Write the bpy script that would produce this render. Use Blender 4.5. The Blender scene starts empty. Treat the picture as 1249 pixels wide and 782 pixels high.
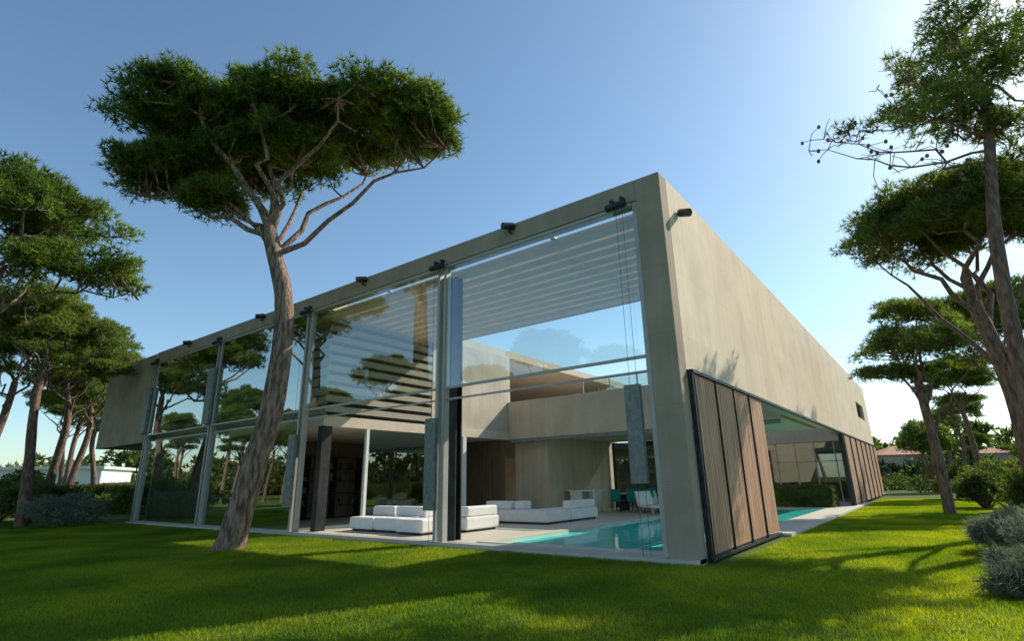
import bpy, math, random
import numpy as np
from mathutils import Vector, Matrix
random.seed(4); rng=np.random.default_rng(7)
SC=bpy.context.scene
# ---------------- helpers ----------------
def link(o): SC.collection.objects.link(o); return o
def empty(name,loc=(0,0,0),rz=0,sc=1):
    e=bpy.data.objects.new(name,None); e.location=loc; e.rotation_euler=(0,0,rz); e.scale=(sc,)*3
    e.empty_display_size=.3; return link(e)
def child(o,p,keep=False):
    o.parent=p
    if keep: o.matrix_parent_inverse=Matrix.Translation(p.location).inverted()
    return o
def mesh_np(name,V,F,mat,smooth=False):
    V=np.asarray(V,dtype=np.float32); F=np.asarray(F,dtype=np.int32); k=F.shape[1]
    me=bpy.data.meshes.new(name)
    me.vertices.add(len(V)); me.vertices.foreach_set('co',V.ravel())
    me.loops.add(F.size); me.loops.foreach_set('vertex_index',F.ravel())
    me.polygons.add(len(F)); me.polygons.foreach_set('loop_start',np.arange(0,F.size,k,dtype=np.int32))
    me.polygons.foreach_set('loop_total',np.full(len(F),k,dtype=np.int32))
    me.polygons.foreach_set('use_smooth',np.full(len(F),bool(smooth),dtype=bool))
    me.update(calc_edges=True); me.validate()
    if mat: me.materials.append(mat)
    return me
def obj(name,me,parent=None,keep=True):
    o=link(bpy.data.objects.new(name,me))
    if parent: child(o,parent,keep)
    return o
def boxes(name,L,mat,parent=None,bevel=0,keep=True):
    V=[];F=[]
    for (x0,x1,y0,y1,z0,z1) in L:
        b=len(V)
        V+=[(x0,y0,z0),(x1,y0,z0),(x1,y1,z0),(x0,y1,z0),(x0,y0,z1),(x1,y0,z1),(x1,y1,z1),(x0,y1,z1)]
        F+=[(b,b+3,b+2,b+1),(b+4,b+5,b+6,b+7),(b,b+1,b+5,b+4),(b+1,b+2,b+6,b+5),(b+2,b+3,b+7,b+6),(b+3,b,b+4,b+7)]
    o=obj(name,mesh_np(name,V,F,mat),parent,keep)
    if bevel:
        m=o.modifiers.new('bev','BEVEL'); m.width=bevel; m.segments=2 if bevel<.04 else 4
    return o
def quad(name,pts,mat,parent=None):
    return obj(name,mesh_np(name,pts,[(0,1,2,3)],mat),parent)
def tube(V,F,pts,rad,n=8,wob=0):
    pts=[Vector(p) for p in pts]; b=len(V)
    for i,p in enumerate(pts):
        d=(pts[min(i+1,len(pts)-1)]-pts[max(i-1,0)]).normalized()
        a=d.cross(Vector((.3,.9,.1))).normalized(); c=d.cross(a)
        for j in range(n):
            t=2*math.pi*j/n; r=rad[i]*(1+wob*math.sin(j*2.3+i*.9)+wob*.6*math.sin(j*4+i*1.7))
            V.append(tuple(p+a*math.cos(t)*r+c*math.sin(t)*r))
    for i in range(len(pts)-1):
        for j in range(n):
            k=(j+1)%n
            F.append((b+i*n+j,b+i*n+k,b+(i+1)*n+k,b+(i+1)*n+j))
# ---------------- materials ----------------
def newmat(name):
    m=bpy.data.materials.new(name); m.use_nodes=True; nt=m.node_tree
    return m,nt,nt.nodes['Principled BSDF'],nt.nodes['Material Output']
def noise_mat(name,c1,c2,scale=3,rough=.7,bump=.1,bscale=30,stretch=(1,1,1),metal=0,spec=.5,detail=6,lo=.35,hi=.65,c3=None,s3=.3):
    m,nt,p,out=newmat(name); N=nt.nodes; L=nt.links
    tc=N.new('ShaderNodeTexCoord'); mp=N.new('ShaderNodeMapping'); mp.inputs['Scale'].default_value=stretch
    L.new(tc.outputs['Object'],mp.inputs[0])
    n=N.new('ShaderNodeTexNoise'); n.inputs['Scale'].default_value=scale; n.inputs['Detail'].default_value=detail
    L.new(mp.outputs[0],n.inputs['Vector'])
    r=N.new('ShaderNodeValToRGB'); r.color_ramp.elements[0].position=lo; r.color_ramp.elements[1].position=hi
    r.color_ramp.elements[0].color=(*c1,1); r.color_ramp.elements[1].color=(*c2,1)
    L.new(n.outputs['Fac'],r.inputs[0]); col=r.outputs[0]
    if c3:
        n3=N.new('ShaderNodeTexNoise'); n3.inputs['Scale'].default_value=s3; n3.inputs['Detail'].default_value=4
        L.new(tc.outputs['Object'],n3.inputs['Vector'])
        r3=N.new('ShaderNodeValToRGB'); r3.color_ramp.elements[0].position=.45; r3.color_ramp.elements[1].position=.7
        L.new(n3.outputs['Fac'],r3.inputs[0])
        mx=N.new('ShaderNodeMixRGB'); L.new(r3.outputs[0],mx.inputs[0]); L.new(col,mx.inputs[1]); mx.inputs[2].default_value=(*c3,1); col=mx.outputs[0]
    L.new(col,p.inputs['Base Color'])
    p.inputs['Roughness'].default_value=rough; p.inputs['Metallic'].default_value=metal; p.inputs['Specular IOR Level'].default_value=spec
    if bump:
        n2=N.new('ShaderNodeTexNoise'); n2.inputs['Scale'].default_value=bscale; n2.inputs['Detail'].default_value=8
        L.new(mp.outputs[0],n2.inputs['Vector'])
        bp=N.new('ShaderNodeBump'); bp.inputs['Strength'].default_value=bump; bp.inputs['Distance'].default_value=.02
        L.new(n2.outputs['Fac'],bp.inputs['Height']); L.new(bp.outputs[0],p.inputs['Normal'])
    return m
def concrete(name,c1,c2,axis='YZ'):
    m=noise_mat(name,c1,c2,scale=.7,rough=.85,bump=.12,bscale=14,lo=.3,hi=.72,detail=9,c3=tuple(a*.9 for a in c1),s3=.9,spec=.3)
    nt=m.node_tree;N=nt.nodes;L=nt.links;p=N['Principled BSDF']
    src=p.inputs['Base Color'].links[0].from_socket
    tc=N.new('ShaderNodeTexCoord')
    mp=N.new('ShaderNodeMapping'); mp.inputs['Scale'].default_value=(2.2,2.2,.16); L.new(tc.outputs['Object'],mp.inputs[0])
    ns=N.new('ShaderNodeTexNoise'); ns.inputs['Scale'].default_value=1.6; ns.inputs['Detail'].default_value=7; L.new(mp.outputs[0],ns.inputs['Vector'])
    rs=N.new('ShaderNodeMapRange'); rs.inputs[1].default_value=.3; rs.inputs[2].default_value=.7; rs.inputs[3].default_value=.9; rs.inputs[4].default_value=1.04
    L.new(ns.outputs['Fac'],rs.inputs[0])
    sx=N.new('ShaderNodeSeparateXYZ'); L.new(tc.outputs['Object'],sx.inputs[0])
    cb=N.new('ShaderNodeCombineXYZ')
    a={'YZ':('Y','Z'),'XZ':('X','Z')}[axis]
    L.new(sx.outputs[a[0]],cb.inputs[0]); L.new(sx.outputs[a[1]],cb.inputs[1])
    br=N.new('ShaderNodeTexBrick'); br.offset=0; br.inputs['Scale'].default_value=1; br.inputs['Brick Width'].default_value=2.7
    br.inputs['Row Height'].default_value=1.38; br.inputs['Mortar Size'].default_value=.006; br.inputs['Mortar Smooth'].default_value=.3
    br.inputs['Color1'].default_value=(1,1,1,1); br.inputs['Color2'].default_value=(.96,.96,.95,1); br.inputs['Mortar'].default_value=(.84,.83,.81,1)
    L.new(cb.outputs[0],br.inputs['Vector'])
    m1=N.new('ShaderNodeMixRGB'); m1.blend_type='MULTIPLY'; m1.inputs[0].default_value=1
    L.new(src,m1.inputs[1]); L.new(rs.outputs[0],m1.inputs[2])
    m2=N.new('ShaderNodeMixRGB'); m2.blend_type='MULTIPLY'; m2.inputs[0].default_value=1
    L.new(m1.outputs[0],m2.inputs[1]); L.new(br.outputs['Color'],m2.inputs[2]); L.new(m2.outputs[0],p.inputs['Base Color'])
    return m
def foliage_mat(name,c1,c2,scale=.9,trans=.4,tcol=None,world=False):
    m,nt,p,out=newmat(name);N=nt.nodes;L=nt.links
    g=N.new('ShaderNodeNewGeometry')
    tc=N.new('ShaderNodeTexCoord'); n=N.new('ShaderNodeTexNoise'); n.inputs['Scale'].default_value=scale; n.inputs['Detail'].default_value=5
    L.new(g.outputs['Position'] if world else tc.outputs['Object'],n.inputs['Vector'])
    r=N.new('ShaderNodeValToRGB'); r.color_ramp.elements[0].position=.36; r.color_ramp.elements[1].position=.64
    r.color_ramp.elements[0].color=(*c1,1); r.color_ramp.elements[1].color=(*c2,1); L.new(n.outputs['Fac'],r.inputs[0])
    mr=N.new('ShaderNodeMapRange'); mr.inputs[3].default_value=.6; mr.inputs[4].default_value=1.4
    L.new(g.outputs['Random Per Island'],mr.inputs[0])
    mx=N.new('ShaderNodeMixRGB'); mx.blend_type='MULTIPLY'; mx.inputs[0].default_value=1
    L.new(r.outputs[0],mx.inputs[1]); L.new(mr.outputs[0],mx.inputs[2])
    L.new(mx.outputs[0],p.inputs['Base Color']); p.inputs['Roughness'].default_value=.6; p.inputs['Specular IOR Level'].default_value=.25
    t=N.new('ShaderNodeBsdfTranslucent')
    m3=N.new('ShaderNodeMixRGB'); m3.blend_type='MULTIPLY'; m3.inputs[0].default_value=1; m3.inputs[2].default_value=(*(tcol or (1.6,1.7,.6)),1)
    L.new(mx.outputs[0],m3.inputs[1]); L.new(m3.outputs[0],t.inputs['Color'])
    ms=N.new('ShaderNodeMixShader'); ms.inputs[0].default_value=trans
    L.new(p.outputs[0],ms.inputs[1]); L.new(t.outputs[0],ms.inputs[2]); L.new(ms.outputs[0],out.inputs[0])
    return m
def glass_mat(name,tint,boost=1.0,base=.05):
    m,nt,p,out=newmat(name);N=nt.nodes;L=nt.links; N.remove(p)
    tr=N.new('ShaderNodeBsdfTransparent'); tr.inputs[0].default_value=(*tint,1)
    gl=N.new('ShaderNodeBsdfGlossy'); gl.inputs['Roughness'].default_value=.0; gl.inputs[0].default_value=(.92,.97,.94,1)
    lw=N.new('ShaderNodeLayerWeight'); lw.inputs[0].default_value=.5
    pw=N.new('ShaderNodeMath'); pw.operation='POWER'; pw.inputs[1].default_value=4.2; L.new(lw.outputs['Facing'],pw.inputs[0])
    ma=N.new('ShaderNodeMath'); ma.operation='MULTIPLY_ADD'; ma.inputs[1].default_value=boost; ma.inputs[2].default_value=base; ma.use_clamp=True
    L.new(pw.outputs[0],ma.inputs[0])
    ms=N.new('ShaderNodeMixShader'); L.new(ma.outputs[0],ms.inputs[0]); L.new(tr.outputs[0],ms.inputs[1]); L.new(gl.outputs[0],ms.inputs[2]); L.new(ms.outputs[0],out.inputs[0])
    return m
M={}
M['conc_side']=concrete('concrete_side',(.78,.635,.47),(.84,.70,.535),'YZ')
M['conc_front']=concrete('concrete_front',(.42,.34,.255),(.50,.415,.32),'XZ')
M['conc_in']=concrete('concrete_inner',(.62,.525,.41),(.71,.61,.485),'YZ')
M['soffit']=noise_mat('soffit_plaster',(.62,.53,.42),(.69,.60,.48),2,.8,.1)
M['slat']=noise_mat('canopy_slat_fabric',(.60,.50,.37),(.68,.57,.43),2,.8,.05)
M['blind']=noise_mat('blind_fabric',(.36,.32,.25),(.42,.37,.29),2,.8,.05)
M['alu']=noise_mat('anodised_aluminium',(.42,.41,.37),(.48,.46,.42),4,.45,.03,metal=.2)
M['steel']=noise_mat('dark_steel',(.022,.024,.026),(.045,.047,.05),5,.45,.05,metal=.3)
M['weight']=noise_mat('counterweight_metal',(.16,.18,.17),(.26,.28,.26),9,.5,.2,bscale=40,metal=.2)
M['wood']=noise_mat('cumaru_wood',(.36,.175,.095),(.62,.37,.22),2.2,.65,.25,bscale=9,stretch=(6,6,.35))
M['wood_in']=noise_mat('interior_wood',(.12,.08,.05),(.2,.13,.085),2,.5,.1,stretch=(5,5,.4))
M['stone']=noise_mat('stone_paving',(.57,.52,.43),(.64,.59,.50),2,.6,.08)
M['white']=noise_mat('white_upholstery',(.78,.78,.76),(.84,.83,.81),5,.85,.12,bscale=60)
M['whitep']=noise_mat('white_lacquer',(.74,.75,.74),(.8,.81,.8),5,.35,.0)
M['teal']=noise_mat('teal_upholstery',(.0,.2,.2),(.01,.3,.28),8,.7,.1)
M['dark']=noise_mat('dark_interior',(.02,.02,.02),(.04,.038,.035),2,.6,.05)
M['bark']=noise_mat('pine_bark',(.13,.08,.055),(.42,.29,.215),3.2,.9,1.0,bscale=9,stretch=(4,4,.9),lo=.38,hi=.62)
M['bark'].node_tree.nodes['Bump'].inputs['Distance'].default_value=.06
M['bark2']=noise_mat('pine_bark_red',(.10,.06,.045),(.27,.18,.13),3,.9,.8,bscale=9,stretch=(4,4,1))
M['pine']=foliage_mat('pine_needles',(.055,.10,.022),(.16,.23,.045),.8,.45,(1.7,1.7,.6))
M['pine2']=foliage_mat('pine_needles_light',(.08,.12,.03),(.19,.24,.065),.5,.5,(1.7,1.7,.7))
M['shrub']=foliage_mat('shrub_leaves',(.05,.08,.025),(.15,.19,.06),1.2,.4)
M['grey']=foliage_mat('lavender_leaves',(.14,.17,.12),(.26,.3,.22),1.5,.3,(1.2,1.3,1))
M['grass']=foliage_mat('grass_blades',(.055,.125,.016),(.17,.235,.028),.45,.6,(3.0,2.5,.5),True)
M['terracotta']=noise_mat('terracotta_tiles',(.38,.15,.08),(.5,.22,.12),6,.8,.3,bscale=20)
M['render']=noise_mat('rendered_wall',(.6,.45,.36),(.68,.52,.42),2,.85,.1)
M['glass']=glass_mat('facade_glass',(.84,.92,.87),.8,.2)
M['glass2']=glass_mat('facade_glass_green',(.52,.70,.55),1.0,.38)
M['glassin']=glass_mat('inner_glass',(.7,.78,.76),1.0,.12)
M['glassdk']=glass_mat('window_glass_dark',(.3,.35,.35),1.0,.15)
m,nt,p,out=newmat('lawn_ground');N=nt.nodes;L=nt.links
tc=N.new('ShaderNodeTexCoord')
n1=N.new('ShaderNodeTexNoise');n1.inputs['Scale'].default_value=.35;n1.inputs['Detail'].default_value=8
n2=N.new('ShaderNodeTexNoise');n2.inputs['Scale'].default_value=14;n2.inputs['Detail'].default_value=8
L.new(tc.outputs['Object'],n1.inputs['Vector']);L.new(tc.outputs['Object'],n2.inputs['Vector'])
mx=N.new('ShaderNodeMixRGB');mx.inputs[0].default_value=.5;L.new(n1.outputs['Fac'],mx.inputs[1]);L.new(n2.outputs['Fac'],mx.inputs[2])
r=N.new('ShaderNodeValToRGB');r.color_ramp.elements[0].position=.38;r.color_ramp.elements[1].position=.62
r.color_ramp.elements[0].color=(.04,.08,.012,1);r.color_ramp.elements[1].color=(.14,.19,.028,1)
L.new(mx.outputs[0],r.inputs[0]);L.new(r.outputs[0],p.inputs['Base Color']);p.inputs['Roughness'].default_value=.9;p.inputs['Specular IOR Level'].default_value=.1
bp=N.new('ShaderNodeBump');bp.inputs['Strength'].default_value=.8;bp.inputs['Distance'].default_value=.05;L.new(n2.outputs['Fac'],bp.inputs['Height']);L.new(bp.outputs[0],p.inputs['Normal'])
M['lawn']=m
m,nt,p,out=newmat('pool_water');N=nt.nodes;L=nt.links
p.inputs['Roughness'].default_value=.04;p.inputs['IOR'].default_value=1.25
tc=N.new('ShaderNodeTexCoord');n=N.new('ShaderNodeTexNoise');n.inputs['Scale'].default_value=2.5;n.inputs['Detail'].default_value=3
L.new(tc.outputs['Object'],n.inputs['Vector']);bp=N.new('ShaderNodeBump');bp.inputs['Strength'].default_value=.12;bp.inputs['Distance'].default_value=.04
L.new(n.outputs['Fac'],bp.inputs['Height']);L.new(bp.outputs[0],p.inputs['Normal'])
r=N.new('ShaderNodeValToRGB');r.color_ramp.elements[0].color=(.03,.78,.70,1);r.color_ramp.elements[1].color=(.16,.92,.84,1)
r.color_ramp.elements[0].position=.35;r.color_ramp.elements[1].position=.65
L.new(n.outputs['Fac'],r.inputs[0]);L.new(r.outputs[0],p.inputs['Base Color'])
M['water']=m
# ---------------- ground ----------------
G=900
obj('ground',mesh_np('ground',[(-G,-G,0),(G,-G,0),(G,G,0),(-G,G,0)],[(0,1,2,3)],M['lawn']))
def blades(n,size,hmin,hmax,w,rg):
    p=np.zeros((n,3)); p[:,:2]=rg.uniform(-size/2,size/2,(n,2)); a=rg.uniform(0,2*np.pi,n)
    s=np.stack([np.cos(a),np.sin(a),np.zeros(n)],1)*w/2; h=rg.uniform(hmin,hmax,n)
    t=np.stack([rg.normal(0,.4,n)*h,rg.normal(0,.4,n)*h,h],1)
    V=np.stack([p-s,p+s,p+t],1).reshape(-1,3); return V,np.arange(3*n).reshape(-1,3)
V,F=blades(3200,1.15,.025,.06,.008,rng)
pts=[]
for i in range(-30,16):
    for j in range(-10,32):
        x=i+.5+rng.uniform(-.06,.06);y=j+.5
        if y<0: y-=.12
        if y>0 and x<1.0: continue
        if y>0: x-=.57
        if y>0 and x<1.2: x=.93
        pts.append((x,y))
FV=[];FF=[]
for (x,y) in pts:
    a=rng.choice([0,math.pi/2,math.pi,1.5*math.pi])
    b=len(FV)
    for k in range(4):
        t=a+math.pi/4+k*math.pi/2; FV.append((x+.5*math.cos(t),y+.5*math.sin(t),.002))
    FF.append((b,b+1,b+2,b+3))
lg=obj('lawn_grass',mesh_np('lawn_grass_layout',FV,FF,None))
gp=obj('grass_patch',mesh_np('grass_patch',V,F,M['grass']),lg,False)
lg.instance_type='FACES'; lg.use_instance_faces_scale=False; lg.show_instancer_for_render=False
# ---------------- house ----------------
H=7.6; ZB=3.45
house=empty('modern_concrete_house')
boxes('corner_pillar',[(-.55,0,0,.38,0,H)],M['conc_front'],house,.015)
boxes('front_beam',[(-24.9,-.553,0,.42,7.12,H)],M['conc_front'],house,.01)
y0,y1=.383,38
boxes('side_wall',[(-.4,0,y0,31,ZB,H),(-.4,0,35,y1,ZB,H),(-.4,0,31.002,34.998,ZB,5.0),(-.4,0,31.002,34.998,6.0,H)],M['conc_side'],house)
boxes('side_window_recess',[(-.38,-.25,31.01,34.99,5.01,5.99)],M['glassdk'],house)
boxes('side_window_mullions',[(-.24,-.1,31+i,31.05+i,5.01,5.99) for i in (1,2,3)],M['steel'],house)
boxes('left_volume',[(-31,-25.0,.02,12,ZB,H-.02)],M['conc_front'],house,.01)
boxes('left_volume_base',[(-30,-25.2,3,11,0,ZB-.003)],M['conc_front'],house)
boxes('wing_roof',[(-24.98,-12,.45,38,7.15,7.5)],M['soffit'],house)
boxes('wing_floor_slab',[(-24.98,-11.98,.55,38,3.28,3.62)],M['soffit'],house)
boxes('wing_upper_wall',[(-12.2,-12,5.4,10.5,3.62,7.148)],M['conc_in'],house)
boxes('wing_partitions',[(-24.98,-24.8,.6,38,0,3.28),(-24.98,-24.8,.6,38,3.63,7.14),(-24.7,-12.3,7,7.2,3.63,7.14),(-24.7,-18.1,7,7.2,.09,3.27)],M['conc_in'],house)
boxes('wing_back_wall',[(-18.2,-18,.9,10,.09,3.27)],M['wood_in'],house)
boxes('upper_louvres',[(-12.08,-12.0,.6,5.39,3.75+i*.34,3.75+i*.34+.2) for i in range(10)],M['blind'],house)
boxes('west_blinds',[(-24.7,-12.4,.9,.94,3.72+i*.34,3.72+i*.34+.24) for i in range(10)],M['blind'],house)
L_=[]
y=.5
while y<5.4:
    L_.append((-24.9,-.41,y,y+.36,6.94,7.10)); y+=.5
boxes('canopy_slats',L_,M['slat'],house)
boxes('canopy_carriers',[(x,x+.12,.43,5.6,7.102,7.14) for x in (-3,-9,-11.9,-15,-21)],M['alu'],house)
boxes('canopy_edge_beam',[(-11.95,-.41,5.62,5.8,6.9,7.2)],M['alu'],house)
boxes('bridge_parapet',[(-11.99,-.41,10.3,10.5,3.3,5.0)],M['conc_in'],house)
boxes('bridge_slab',[(-11.99,-.41,10.503,17,3.35,3.7)],M['soffit'],house)
boxes('bridge_back_parapet',[(-11.99,-.41,16.8,17,3.705,5.0)],M['conc_in'],house)
boxes('terrace_balustrade_rail',[(-8,-3,10.38,10.42,5.5,5.54)]+[(x,x+.04,10.38,10.42,5.003,5.5) for x in (-8,-6.75,-5.5,-4.25,-3.04)],M['alu'],house)
boxes('terrace_balustrade_glass',[(-7.95,-3.05,10.395,10.405,5.01,5.48)],M['glass'],house)
boxes('terrace_back_walls',[(-11.99,-10.2,10.8,17,.09,3.34),(-6.2,-3.4,16.8,17,.09,3.34)],M['conc_in'],house)
boxes('terrace_window_frames',[(-10.1,-10.0,16.8,16.9,.09,3.3),(-8.35,-8.2,16.8,16.95,.09,3.3),(-6.35,-6.22,16.8,16.95,.09,3.3),(-8.2,-6.35,16.8,16.9,3.1,3.3),(-7.3,-7.22,16.8,16.9,.09,3.1)],M['steel'],house)
boxes('terrace_window_glass',[(-10,-8.36,16.84,16.86,.09,3.3),(-8.19,-6.36,16.84,16.86,.09,3.1)],M['glassdk'],house)
boxes('terrace_soffit_beam',[(-11.9,-.45,10.3,10.45,3.16,3.295)],M['weight'],house)
boxes('rear_block',[(-11.99,-.41,25.5,38,3.3,H-.1)],M['conc_in'],house)
boxes('rear_glazing_frames',[(-9+i*1.0,-8.94+i*1.0,25.6,25.68,.09,3.29) for i in range(9)]+[(-9,-.45,25.6,25.68,2.2,2.26)],M['alu'],house)
boxes('rear_glazing',[(-9,-.45,25.64,25.65,.09,3.28)],M['glassin'],house)
boxes('rear_room_back',[(-9,-.45,33,33.2,.09,3.28)],M['soffit'],house)
boxes('living_posts',[(-12.1,-11.98,2.3,2.42,.09,3.27),(-12.12,-11.96,7.2,7.4,.09,3.27)],M['whitep'],house)
boxes('living_dark_post',[(-12.15,-11.9,.5,.62,.09,3.27),(-12.15,-11.98,.62,.9,.09,3.27)],M['steel'],house)
boxes('living_sliding_glass',[(-12.06,-12.05,2.45,7.15,.09,3.27)],M['glassin'],house)
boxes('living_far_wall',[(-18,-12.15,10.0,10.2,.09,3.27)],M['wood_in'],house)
boxes('steel_column',[(-6.42,-6.14,.50,.54,.09,6.92),(-6.42,-6.14,.70,.74,.09,6.92),(-6.30,-6.26,.54,.70,.09,6.92)],M['steel'],house)
cols=[-6.25,-12.45,-18.65,-24.75]
L_=[]
for c in cols: L_+=[(c-.16,c-.07,.02,.2,0.02,7.118),(c+.07,c+.16,.02,.2,0.02,7.118)]
L_+=[(-.66,-.56,.04,.2,.02,7.118)]
boxes('facade_columns',L_,M['alu'],house,.006)
edges=[-.66]+cols
L_=[];GL=[];G2=[]
for i in range(4):
    a=edges[i+1]+.17; b=edges[i]-(.17 if i else .01)
    L_.append((a,b,.03,.09,3.72,3.78)); L_.append((a,b,.03,.09,7.04,7.115)); L_.append((a,b,.11,.17,3.45,3.49))
    if i>=2: L_.append((a,b,.1,.16,.06,.12))
    up=[(a,.058,3.78),(b,.058,3.78),(b,.058,7.04),(a,.058,7.04)]
    lo=[(a,.133,.12),(b,.133,.12),(b,.133,3.45),(a,.133,3.45)]
    if i<2: GL.append(up)
    else: G2+=[up,lo]
boxes('facade_rails',L_,M['alu'],house)
def panes(name,Q,mat):
    V=[v for q in Q for v in q]; obj(name,mesh_np(name,V,np.arange(len(V)).reshape(-1,4),mat),house)
panes('facade_glass_upper',GL,M['glass']); panes('facade_glass_west',G2,M['glass2'])
boxes('counterweights',[(-6.62,-6.26,-.12,0.0,.8,3.0),(-1.1,-.78,-.12,0.0,1.35,3.2),(-12.82,-12.46,-.12,0,.8,3.0),(-19.1,-18.6,-.12,0,3.8,6.0),(-25.2,-24.7,-.12,0,3.85,5.95)],M['weight'],house,.01)
V=[];F=[]
for c in [-.85,-1.0]+[k+d for k in cols for d in (-.22,.22)]:
    tube(V,F,[(c,-.05,.05),(c,-.05,7.2)],[.0045,.0045],5)
obj('lift_cables',mesh_np('cables',V,F,M['steel']),house)
V=[];F=[]
def cyl(p,q,r,n=14):
    tube(V,F,[p,p,q,q],[.001,r,r,.001],n)
for c in (-.95,-6.3,-12.5,-18.7,-24.7):
    cyl((c-.22,-.14,7.05),(c+.22,-.14,7.05),.08); cyl((c-.12,-.10,7.22),(c-.12,.0,7.22),.05); cyl((c+.12,-.10,7.22),(c+.12,.0,7.22),.05)
obj('hoist_pulleys',mesh_np('pulleys',V,F,M['steel']),house)
V=[];F=[]
for c in (-3.9,-9.6,-15.5,-21.5):
    cyl((c,-.3,7.46),(c+.12,-.02,7.52),.09); cyl((c+.06,-.1,7.35),(c+.06,-.1,7.5),.025); cyl((c+.06,.0,7.35),(c+.06,-.12,7.35),.02)
cyl((.05,.95,7.0),(.28,.85,6.9),.09); cyl((-.01,.95,7.0),(.1,.95,7.0),.04)
obj('floodlights',mesh_np('floodlights',V,F,M['steel']),house)
L_=[];R_=[]
yy=.5
for p_ in range(4):
    w=1.27; k=0
    while k*.105<w-.1:
        L_.append((.04,.075+random.uniform(0,.004),yy+k*.105,yy+k*.105+.096,.14,3.36)); k+=1
    R_.append((.035,.11,yy-.022,yy-.004,.1,3.42))
    R_+= [(.0,.038,yy,yy+1.25,z,z+.06) for z in (.3,1.7,3.1)]
    yy+=1.285
boxes('timber_screen_slats',L_,M['wood'],house)
boxes('timber_screen_rails',R_+[(.01,.12,.4,5.65,3.38,3.44),(.01,.12,.4,5.65,.05,.10),(.0,.10,.39,.46,.0,3.44)],M['steel'],house)
L_=[(.04,.08,21+k*.12,21+k*.12+.11,.14,3.36) for k in range(138)]
boxes('timber_screen_slats_rear',L_,M['wood'],house)
boxes('timber_screen_rear_rails',[(.01,.12,5.66,38,3.38,3.44),(-.1,.1,20.8,20.95,.1,3.36)]+[(.03,.13,21+i*2.4,21.06+i*2.4,.1,3.36) for i in range(7)],M['steel'],house)
px0,px1,py0,py1=-5.1,-.75,.75,18
boxes('paved_deck',[(-25,.0,-.12,py0,.0,.085),(-25,px0,py0+.002,25.4,.0,.085),(px1,.32,5.66,25.4,.0,.083),(px1,0,py0+.002,5.655,0,.083),(px0+.002,px1-.002,py1,25.4,0,.084)],M['stone'],house)
boxes('deck_inner_floor',[(-25,-.5,25.45,38,0,.08)],M['stone'],house)
boxes('facade_track',[(-24.9,-.56,-.1,.2,.087,.105)],M['alu'],house)
pool=empty('swimming_pool',((px0+px1)/2,9,0))
quad('water_surface',[(px0,py0,.05),(px1,py0,.05),(px1,py1,.05),(px0,py1,.05)],M['water'],pool)
boxes('pool_rim',[(px0-.3,px1+.02,py0-.3,py0-.004,.086,.11),(px0-.3,px0-.004,py0,py1,.086,.108)],M['stone'],pool)
sh=empty('bookshelf',(-17.5,2,0))
boxes('shelf_boards',[(-17.9,-17.5,1.2,6.5,.1+i*.5,.14+i*.5) for i in range(6)]+[(-17.9,-17.5,1.2+i*1.3,1.24+i*1.3,.1,2.64) for i in range(5)],M['steel'],sh)
L_=[]
for i in range(5):
    for k in range(16):
        if random.random()<.6: L_.append((-17.8,-17.6,1.3+k*.32,1.3+k*.32+random.uniform(.06,.22),.145+i*.5,.145+i*.5+random.uniform(.12,.35)))
boxes('shelf_items',L_,M['wood_in'],sh)
# ---------------- furniture ----------------
def sofa(name,loc,parts,backs,cush=[]):
    e=empty(name,loc)
    boxes('seat_blocks',[(a,b,c,d,.06,.40) for a,b,c,d in parts],M['white'],e,.05,False)
    boxes('backrests',[(a,b,c,d,.402,.68) for a,b,c,d in backs],M['white'],e,.05,False)
    boxes('plinth',[(a+.08,b-.08,c+.08,d-.08,0,.058) for a,b,c,d in parts],M['dark'],e,0,False)
    return e
z=.09
sofa('modular_sofa',(-11.2,1.1,z),[(0,1.1,.1,1.3),(1.13,2.3,.1,1.3),(2.33,3.4,-.1,1.1),(2.75,3.9,1.13,2.6)],[(.05,1.05,.95,1.28),(1.15,2.2,.95,1.28),(3.5,3.88,1.2,2.55),(2.4,2.7,.7,1.08)])
sofa('modular_sofa',(-10.1,5.5,z),[(0,1.2,0,1.3),(1.23,3.3,.0,1.5),(1.9,3.3,1.53,3.4)],[(0,1.18,.9,1.25),(1.3,1.7,.95,1.45),(2.9,3.25,1.6,3.35)])
ct=empty('coffee_table',(-9.4,3.6,z)); boxes('top',[(-.6,.6,-.4,.4,.26,.32)],M['whitep'],ct,.01,False); boxes('legs',[(-.5,-.44,-.3,-.24,0,.26),(.44,.5,-.3,-.24,0,.26),(-.5,-.44,.24,.3,0,.26),(.44,.5,.24,.3,0,.26)],M['steel'],ct,0,False)
dt=empty('dining_table',(-7.0,14.2,z))
boxes('top',[(-1.6,1.6,-.55,.55,.71,.76)],M['whitep'],dt,.01,False); boxes('legs',[(-1.4,-1.3,-.4,.4,0,.71),(1.3,1.4,-.4,.4,0,.71)],M['steel'],dt,0,False)
def chair(loc,rz):
    e=empty('dining_chair',loc,rz)
    boxes('seat',[(-.24,.24,-.24,.24,.42,.5)],M['teal'],e,.03,False)
    boxes('backrest',[(-.24,.24,.2,.27,.5,.95)],M['teal'],e,.03,False)
    boxes('legs',[(-.22,-.19,-.22,-.19,0,.42),(.19,.22,-.22,-.19,0,.42),(-.22,-.19,.19,.22,0,.42),(.19,.22,.19,.22,0,.42)],M['steel'],e,0,False)
for i in range(4):
    chair((-8.2+i*.78,13.35,z),math.pi); chair((-8.2+i*.78,15.05,z),0)
kc=empty('outdoor_kitchen_counter',(-9.3,12.4,z)); boxes('body',[(-.6,.0,-.35,.35,0,.88),(.55,.62,-.35,.35,0,.88)],M['whitep'],kc,.01,False); boxes('worktop',[(-.65,.67,-.4,.4,.882,.95)],M['whitep'],kc,.01,False)
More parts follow.
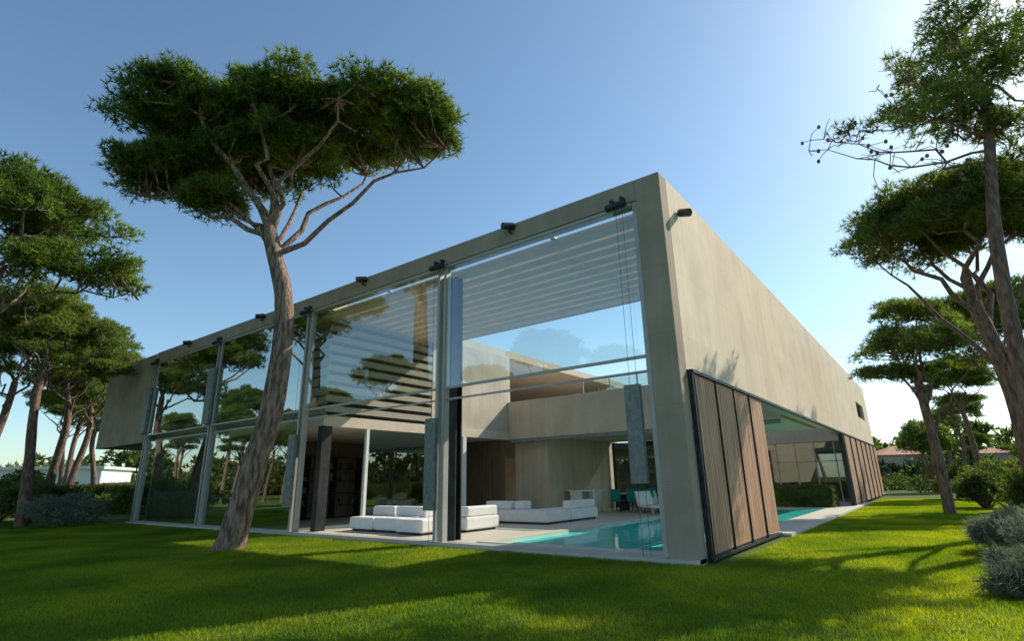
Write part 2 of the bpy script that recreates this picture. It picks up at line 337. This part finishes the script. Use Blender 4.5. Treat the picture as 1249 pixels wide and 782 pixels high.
def lounge(loc,rz):
    e=empty('lounge_chair',loc,rz)
    boxes('seat',[(-.35,.35,-.7,.5,.25,.35)],M['white'],e,.03,False)
    o=boxes('backrest',[(-.35,.35,0,.1,0,.6)],M['white'],e,.03,False); o.location=(0,.45,.33); o.rotation_euler=(-.4,0,0)
    boxes('legs',[(-.33,-.29,-.65,-.6,0,.25),(.29,.33,-.65,-.6,0,.25),(-.33,-.29,.4,.45,0,.25),(.29,.33,.4,.45,0,.25)],M['alu'],e,0,False)
lounge((-6.0,11.9,z),.9); lounge((-5.9,12.9,z),1.3)
# ---------------- vegetation ----------------
def tufts(P,Nn,k,ln,w,rg,spread=.65):
    n=len(P); P=np.repeat(P,k,0); Nn=np.repeat(Nn,k,0)
    d=Nn*.55+rg.normal(0,spread,(n*k,3)); d/=np.linalg.norm(d,axis=1,keepdims=True)+1e-6
    r=rg.normal(0,1,(n*k,3)); s=np.cross(d,r); s/=np.linalg.norm(s,axis=1,keepdims=True)+1e-6
    l=rg.uniform(.65,1.25,(n*k,1))*ln; s=s*w/2
    V=np.stack([P-s,P+s,P+d*l],1).reshape(-1,3); return V
def pads(centers,R,flat,nt_,k,ln,w,rg,low=-.5):
    A=[];B=[]
    for c in centers:
        r=R*rg.uniform(.65,1.35); m=int(nt_*(r/R)**1.5)
        d=rg.normal(0,1,(m,3)); d/=np.linalg.norm(d,axis=1,keepdims=True)
        d[:,2]=np.where(d[:,2]<low,-d[:,2],d[:,2])
        p=np.array(c)+d*np.array([r,r,r*flat])*rg.uniform(.35,1.0,(m,1))
        nn=d+np.array([0,0,.5]); nn/=np.linalg.norm(nn,axis=1,keepdims=True)
        A.append(p);B.append(nn)
    return tufts(np.concatenate(A),np.concatenate(B),k,ln,w,rg)
def sample_ell(e,rg):
    cx,cy,cz,rx,ry,rz,n=e; out=[]
    for _ in range(n):
        d=rg.normal(0,1,3); d/=np.linalg.norm(d)
        if d[2]<-.35: d[2]*=-.6
        q=rg.uniform(.45,1.0)
        out.append((cx+d[0]*rx*q,cy+d[1]*ry*q,cz+d[2]*rz*q))
    return out
def pine_meshes(tag,trunk,ells,limbs,R,flat,nt_,k,ln,w,seed,barkm,leafm,extra=[],limbr=.5):
    rg=np.random.default_rng(seed); C=[]
    for e in ells: C+=sample_ell(e,rg)
    TV=[];TF=[]
    tp=[Vector(t[:3]) for t in trunk]; tr=[t[3] for t in trunk]
    P=[];Rr=[]
    for i in range(len(tp)-1):
        for s in range(4):
            t=s/4; p0=tp[max(i-1,0)];p1=tp[i];p2=tp[i+1];p3=tp[min(i+2,len(tp)-1)]
            q=.5*((2*p1)+(p2-p0)*t+(2*p0-5*p1+4*p2-p3)*t*t+(3*p1-p0-3*p2+p3)*t**3)
            P.append(q);Rr.append(tr[i]*(1-t)+tr[i+1]*t)
    P.append(tp[-1]);Rr.append(tr[-1])
    tube(TV,TF,P,Rr,14,.05)
    fork=tp[-1]; Lp=[]
    idx=[int(rg.integers(0,len(C)))]
    Ca=np.array(C)
    while len(idx)<limbs:
        dm=np.min([np.linalg.norm(Ca-Ca[i],axis=1) for i in idx],axis=0); idx.append(int(np.argmax(dm)))
    for ii,i in enumerate(idx):
        e=Vector(C[i]); e.z-=.15; path=[];n=7
        st=P[-1-(ii%3)*2] 
        for s in range(n+1):
            t=s/n; q=st.lerp(e,t); q.z=st.z+(e.z-st.z)*(t**.85)
            if 0<s<n: q+=Vector(rg.normal(0,.12,3))
            path.append(q)
        r0=tr[-1]*rg.uniform(.8,1.2)*limbr
        tube(TV,TF,path,[r0*(1-.8*s/n) for s in range(n+1)],8,.04)
        for s in range(2,n+1): Lp.append((path[s],r0*(1-.8*s/n)))
    La=np.array([tuple(a[0]) for a in Lp])
    for c in C:
        d=np.linalg.norm(La-np.array(c),axis=1)+ .4*np.maximum(0,La[:,2]-c[2]); j=int(np.argmin(d))
        a=Lp[j][0]; b=Vector(c); b.z-=.05; mid=a.lerp(b,.5)+Vector(rg.normal(0,.1,3)); mid.z-=.08*(b-a).length
        tube(TV,TF,[a,a.lerp(mid,.6),mid,b],[min(Lp[j][1]*.7,.05),.03,.024,.01],5)
        for q in range(3):
            e2=b+Vector(rg.normal(0,R*.5,3)); e2.z=b.z+abs(e2.z-b.z)*.7
            tube(TV,TF,[mid.lerp(b,.6),e2],[.014,.005],4)
    for path,rr in extra: tube(TV,TF,path,rr,6,.04)
    V=pads(C,R,flat,nt_,k,ln,w,rg)
    return (mesh_np(tag+'_trunk',TV,TF,barkm,True),mesh_np(tag+'_needles',V,np.arange(len(V)).reshape(-1,3),leafm))
def place_tree(ms,loc,rz=0,sc=1,name='pine_tree'):
    e=empty(name,loc,rz,sc); obj('trunk_and_limbs',ms[0],e,False); obj('crown_needles',ms[1],e,False); return e
Rv=(.799,.602);Fv=(-.602,.799)
def rf(r,f): return (Rv[0]*r+Fv[0]*f,Rv[1]*r+Fv[1]*f)
def ell(r,f,z,a,b,c,n): x,y=rf(r,f); return (x,y,z,a,b,c,n)
def tk(r,f,z,rad): x,y=rf(r,f); return (x,y,z,rad)
hero=pine_meshes('stone_pine',[tk(-.08,0,-.1,.42),tk(.0,0,.25,.33),tk(.3,0,1.7,.29),tk(.66,0,3.7,.28),tk(.7,0,5.9,.24),tk(.25,0,7.6,.21),tk(-.05,0,8.5,.2)],
  [ell(-2.1,0,11.5,2.0,2.3,1.3,105),ell(.2,.2,11.7,2.6,2.4,1.05,110),ell(3.0,0,11.6,2.2,2.0,.75,80),ell(4.2,-.2,11.1,1.0,1.2,.45,20),ell(-2.9,-.2,10.0,1.3,1.5,.8,42),ell(-1.7,0,9.2,.8,.8,.5,14),ell(-.3,.3,10.6,2.3,1.8,.6,55)],
  12,.6,.6,110,8,.2,.032,11,M['bark'],M['pine'],limbr=.42)
place_tree(hero,(-10.26,-2.85,0),name='stone_pine_tree')
umb=pine_meshes('umbrella_pine',[(.3,.2,-.1,.36),(.35,.2,2,.28),(.3,.15,4.5,.24),(-.2,-.1,7,.2)],
  [(-.6,-.4,9.6,3.2,3.1,1.6,190),(.5,.5,10.6,2.6,2.4,1.2,90)],9,.72,.6,85,7,.22,.033,21,M['bark2'],M['pine2'])
place_tree(umb,(5.25,9.6,.28),.4,.82)
slim=pine_meshes('slim_pine',[(0,0,-.1,.2),(.05,0,2.5,.17),(0,.05,5,.14)],
  [(.2,0,6.2,2.1,2.1,1.2,38),(.2,0,7.5,1.5,1.5,.8,24),(-.7,.3,5.2,1.4,1.2,.4,12)],8,.6,.5,75,7,.2,.03,31,M['bark2'],M['pine2'])
place_tree(slim,(3.5,16.8,0),1)
ex=[]
rg=np.random.default_rng(3)
def dead(p,q,n=7):
    p=Vector(p);q=Vector(q);path=[p.lerp(q,i/n)+Vector(rg.normal(0,.09,3))*(0<i<n) for i in range(n+1)]
    for i in range(n+1): path[i].z-=.4*math.sin(i/n*math.pi)*.6
    ex.append((path,[.038*(1-.85*i/n) for i in range(n+1)]))
    for i in range(2,n+1):
        for s in range(3):
            d=Vector(rg.normal(0,.17,3)); m_=path[i]+d; e_=m_+d*.6+Vector(rg.normal(0,.09,3)); ex.append(([path[i],m_,e_],[.012,.009,.006]))
            if rg.random()<.5: ex.append(([e_+Vector((0,0,.05)),e_+Vector((0,0,.02)),e_-Vector((0,0,.04)),e_-Vector((0,0,.06))],[.01,.04,.038,.01]))
bx,by=5.35,6.45
def R3(r,f,z): x,y=rf(r,f); return (x,y,z)
dead(R3(.78,0,8.9),R3(-3.7,0,9.3),9); dead(R3(.8,0,9.2),R3(-3.0,.4,9.9),9)
dead(R3(.9,0,9.6),R3(-2.0,-.5,10.7))
tall=pine_meshes('tall_pine',[tk(.2,0,-.1,.2),tk(0,0,2.7,.17),tk(.3,0,6.6,.14),tk(1.0,0,10,.11),tk(1.1,0,11.3,.09)],
  [ell(.6,0,11.2,1.7,2.0,1.2,34),ell(1.5,0,12.4,2.2,2.0,1.2,36),ell(.2,0,10.2,1.2,1.2,.6,12),ell(2.0,0,9.8,1.4,1.2,.9,22),ell(-1.8,0,9.7,1.0,.6,.3,4)],11,.5,.5,48,6,.2,.028,41,M['bark2'],M['pine2'],ex)
place_tree(tall,(bx,by,0))
var=[]
for s in range(3):
    rg2=np.random.default_rng(60+s); l=rg2.normal(0,.5,2)
    var.append(pine_meshes('pine_v%d'%s,[(0,0,-.1,.26),(l[0]*.4,l[1]*.4,2.5,.2),(l[0],l[1],5,.17),(l[0]*1.3,l[1]*.6,6.8,.14)],
      [(l[0],l[1],8.6,2.8,2.8,1.3,66),(l[0]*2,l[1]*2,9.6,2,2,.9,32),(-l[0]*2,1,7.2,2.0,1.8,.6,22)],8,.62,.6,85,7,.2,.036,70+s,M['bark2'],M['pine2' if s else 'pine']))
def put(D,r,v,rz,sc): 
    place_tree(var[v],(3.54-.602*D+.799*r,-9.86+.799*D+.602*r,0),rz,sc)
put(18,-17.7,0,.3,1.26); put(24,-20.6,1,1.0,.95); put(30,-24.8,2,2.2,1.0); put(34,-27,1,3.3,.95); put(27,-26,0,4,1.0)
put(40,-29.5,2,.5,.9); put(44,-35,1,5,1.0); put(50,-40,0,1,1.0)
put(60,-28,1,.4,1.36); put(62,-26,2,.4,1.25)
put(34,28,0,1,.8); put(48,38,1,2,.75); put(60,46,2,3,.75); put(24,22,1,.5,.9); put(70,58,0,1,.6); put(66,60,1,2,.5)
put(60,2.6,1,.4,1.3); put(62,6.5,2,1.4,1.12); put(66,11,0,2.4,1.05)
for i in range(17):
    x=-66+i*5+rng.uniform(-1.5,1.5)
    place_tree(var[i%3],(x,-24-rng.uniform(0,9),0),rng.uniform(0,6),rng.uniform(.95,1.35))
for i in range(8):
    place_tree(var[(i+1)%3],(-70+i*5.2+rng.uniform(-1,1),-17-rng.uniform(0,3),0),rng.uniform(0,6),rng.uniform(.7,1.0))
def shrub(name,loc,blobs,mat,R=.35,ln=.12,w=.05,seed=0,nt_=70):
    rg=np.random.default_rng(seed); C=[]
    for b in blobs: C+=sample_ell(b,rg)
    C=[(c[0],c[1],max(c[2],.12)) for c in C]
    V=pads(C,R,.8,nt_,4,ln,w,rg,-.9)
    e=empty(name,loc); obj('leaves',mesh_np(name+'_leaves',V,np.arange(len(V)).reshape(-1,3),mat),e,False)
    TV=[];TF=[]
    for c in C[:40]: tube(TV,TF,[(c[0]*.15,c[1]*.15,0),(c[0]*.6,c[1]*.6,c[2]*.5),c],[.02,.014,.006],5)
    obj('stems',mesh_np(name+'_stems',TV,TF,M['bark2']),e,False); return e
def W(D,r): return (3.54-.602*D+.799*r,-9.86+.799*D+.602*r,0)
shrub('lavender_shrub',W(7.0,6.6),[(0,0,.2,.9,.8,.34,50),(.5,-.6,.15,.6,.6,.3,25)],M['grey'],.2,.15,.012,1,120)
shrub('lavender_shrub',W(9.5,9.2),[(0,0,.35,1.2,1.0,.45,45),(-.8,.8,.3,.7,.7,.35,25)],M['grey'],.25,.15,.014,2,110)
shrub('shrub',W(14,13.6),[(0,0,.8,1.2,1.5,.9,70)],M['shrub'],.4,.1,.035,3,110)
shrub('shrub',W(19,17.9),[(0,0,.7,1.3,1.5,.7,60),(1.2,.6,1.0,.9,.9,.7,30)],M['shrub'],.4,.1,.035,4,110)
shrub('shrub',W(24,19.6),[(0,0,.7,1.0,1.0,.7,50)],M['shrub'],.4,.13,.05,5)
shrub('shrub',W(32,26),[(0,0,1.0,2,2,1.1,60)],M['shrub'],.5,.16,.07,6)
shrub('shrub',W(26,-21.7),[(0,0,.9,2.0,2.0,.9,70)],M['shrub'],.5,.16,.06,7)
shrub('shrub',W(24,-19),[(0,0,.5,1.8,1.4,.6,50)],M['grey'],.4,.2,.03,8)
shrub('shrub',W(28,-25.5),[(0,0,1.2,2.6,2.2,1.2,80)],M['shrub'],.5,.16,.07,9)
rt=shrub('round_tree',W(45,33.2),[(0,0,3.9,2.0,2.0,1.7,110)],M['pine2'],.5,.2,.07,10)
def hedge(name,x0,x1,y0,y1,h,mat,seed,dens=90,ln=.1,w=.05):
    rg=np.random.default_rng(seed); n=int(((x1-x0)+(y1-y0))*2*h*dens*2+(x1-x0)*(y1-y0)*dens*2)
    p=rg.uniform((x0,y0,.02),(x1,y1,h),(n,3)); ax=rg.integers(0,3,n)
    for a,(lo,hi) in enumerate(((x0,x1),(y0,y1),(h,h))):
        s=ax==a; p[s,a]=np.where(rg.random(s.sum())<.5,lo,hi)+rg.normal(0,.05,s.sum())
    nn=rg.normal(0,.5,(n,3))+np.array([0,0,.6]); V=tufts(p,nn,4,ln,w,rg)
    e=empty(name,((x0+x1)/2,(y0+y1)/2,0)); obj('leaves',mesh_np(name,V,np.arange(len(V)).reshape(-1,3),mat),e,True)
    boxes('branch_core',[(x0+.1,x1-.1,y0+.1,y1-.1,0,h-.1)],M['pine'],e)
hedge('clipped_hedge',-9,-.6,19,20.4,.95,M['shrub'],1)
hedge('clipped_hedge',-62,-34,4,6,1.7,M['shrub'],2,60,.16,.08)
rg=np.random.default_rng(99); C=[]
for a in np.arange(-100,75,.7):
    t=math.radians(a+37-0)
    for _ in range(2):
        d=rg.uniform(95,140); hh=rg.uniform(2,7.5)
        C.append((3.5-math.sin(t)*d,-9.9+math.cos(t)*d,hh*rg.uniform(.3,1)))
    d=rg.uniform(90,110); C.append((3.5-math.sin(t)*d,-9.9+math.cos(t)*d,1.2))
V=pads(C,3.0,.7,60,5,1.1,.55,rg,-.9)
obj('distant_trees',mesh_np('distant_trees',V,np.arange(len(V)).reshape(-1,3),M['shrub']))
C=[(c[0]*.42+rg.normal(0,1),c[1]*.42+10+rg.normal(0,1),rg.uniform(.3,1.1)) for c in C[::3]]
C=[c for c in C if not(-34<c[0]<2 and c[1]<42)]
V=pads(C,1.2,.6,90,4,.3,.12,rg,-.9)
obj('boundary_shrubs',mesh_np('boundary_shrubs',V,np.arange(len(V)).reshape(-1,3),M['shrub']))
def nhouse(loc,w,d,h,rz,wall,roof,flat=False):
    e=empty('neighbour_house',loc,rz)
    boxes('walls',[(-w/2,w/2,-d/2,d/2,0,h)],wall,e,0,False)
    if flat: boxes('roof',[(-w/2-.3,w/2+.3,-d/2-.3,d/2+.3,h+.003,h+.3)],M['whitep'],e,0,False)
    else:
        o=.5;V=[(-w/2-o,-d/2-o,h),(w/2+o,-d/2-o,h),(w/2+o,d/2+o,h),(-w/2-o,d/2+o,h),(-w/2+d/2,0,h+1.4),(w/2-d/2,0,h+1.4)]
        me=bpy.data.meshes.new('roof'); me.from_pydata(V,[],[(0,1,5,4),(1,2,5),(2,3,4,5),(3,0,4),(0,3,2,1)]); me.materials.append(roof); obj('roof',me,e,False)
    n=int(w/2.4)
    boxes('windows',[(-w/2+1+i*2.4,-w/2+2.1+i*2.4,-d/2-.03,-d/2+.02,1,2.3) for i in range(n)]+([(-w/2+1+i*2.4,-w/2+2.1+i*2.4,-d/2-.03,-d/2+.02,3.8,5) for i in range(n)] if h>5 else []),M['dark'],e,0,False)
    boxes('window_trim',[(-w/2+.9+i*2.4,-w/2+2.2+i*2.4,-d/2-.06,-d/2-.001,.88,.98) for i in range(n)],M['whitep'],e,0,False)
x,y,_=W(84,59); nhouse((x,y,0),11,7,4.2,.5,M['render'],M['terracotta'])
x,y,_=W(86,68); nhouse((x,y,0),11,7,4.2,.2,M['render'],M['terracotta'])
x,y,_=W(62,-53); nhouse((x,y,0),16,8,3.6,.9,M['whitep'],None,True)
# ---------------- camera, light, sky ----------------
cam=bpy.data.cameras.new('camera'); co=link(bpy.data.objects.new('camera',cam)); SC.camera=co
cam.sensor_width=36; cam.lens=19.1; cam.clip_end=3000
R=Matrix.Rotation(math.radians(37),4,'Z')@Matrix.Rotation(math.radians(90+16.6),4,'X')@Matrix.Rotation(math.radians(-1.1),4,'Z')
co.matrix_world=Matrix.Translation((3.54,-9.86,1.42))@R
EL,AZ=36,23
sd=Vector((math.sin(math.radians(AZ))*math.cos(math.radians(EL)),math.cos(math.radians(AZ))*math.cos(math.radians(EL)),math.sin(math.radians(EL))))
sl=bpy.data.lights.new('sun','SUN'); sl.energy=5; sl.angle=math.radians(.5); sl.color=(1,.91,.77)
so=link(bpy.data.objects.new('sun',sl)); so.rotation_euler=(-sd).to_track_quat('-Z','Y').to_euler(); so.location=(0,0,30)
w=bpy.data.worlds.new('World'); SC.world=w; w.use_nodes=True; nt=w.node_tree
bg=nt.nodes['Background']; sk=nt.nodes.new('ShaderNodeTexSky'); sk.sky_type='NISHITA'; sk.sun_disc=False
sk.sun_elevation=math.radians(EL); sk.sun_rotation=math.radians(AZ); sk.air_density=1; sk.dust_density=.6; sk.ozone_density=1.6
tn=nt.nodes.new('ShaderNodeMixRGB'); tn.blend_type='MULTIPLY'; tn.inputs[0].default_value=1; tn.inputs[2].default_value=(1.02,1.17,1.16,1)
nt.links.new(sk.outputs[0],tn.inputs[1]); nt.links.new(tn.outputs[0],bg.inputs[0]); bg.inputs[1].default_value=.15
SC.view_settings.view_transform='Standard'; SC.view_settings.look='None'; SC.view_settings.exposure=0
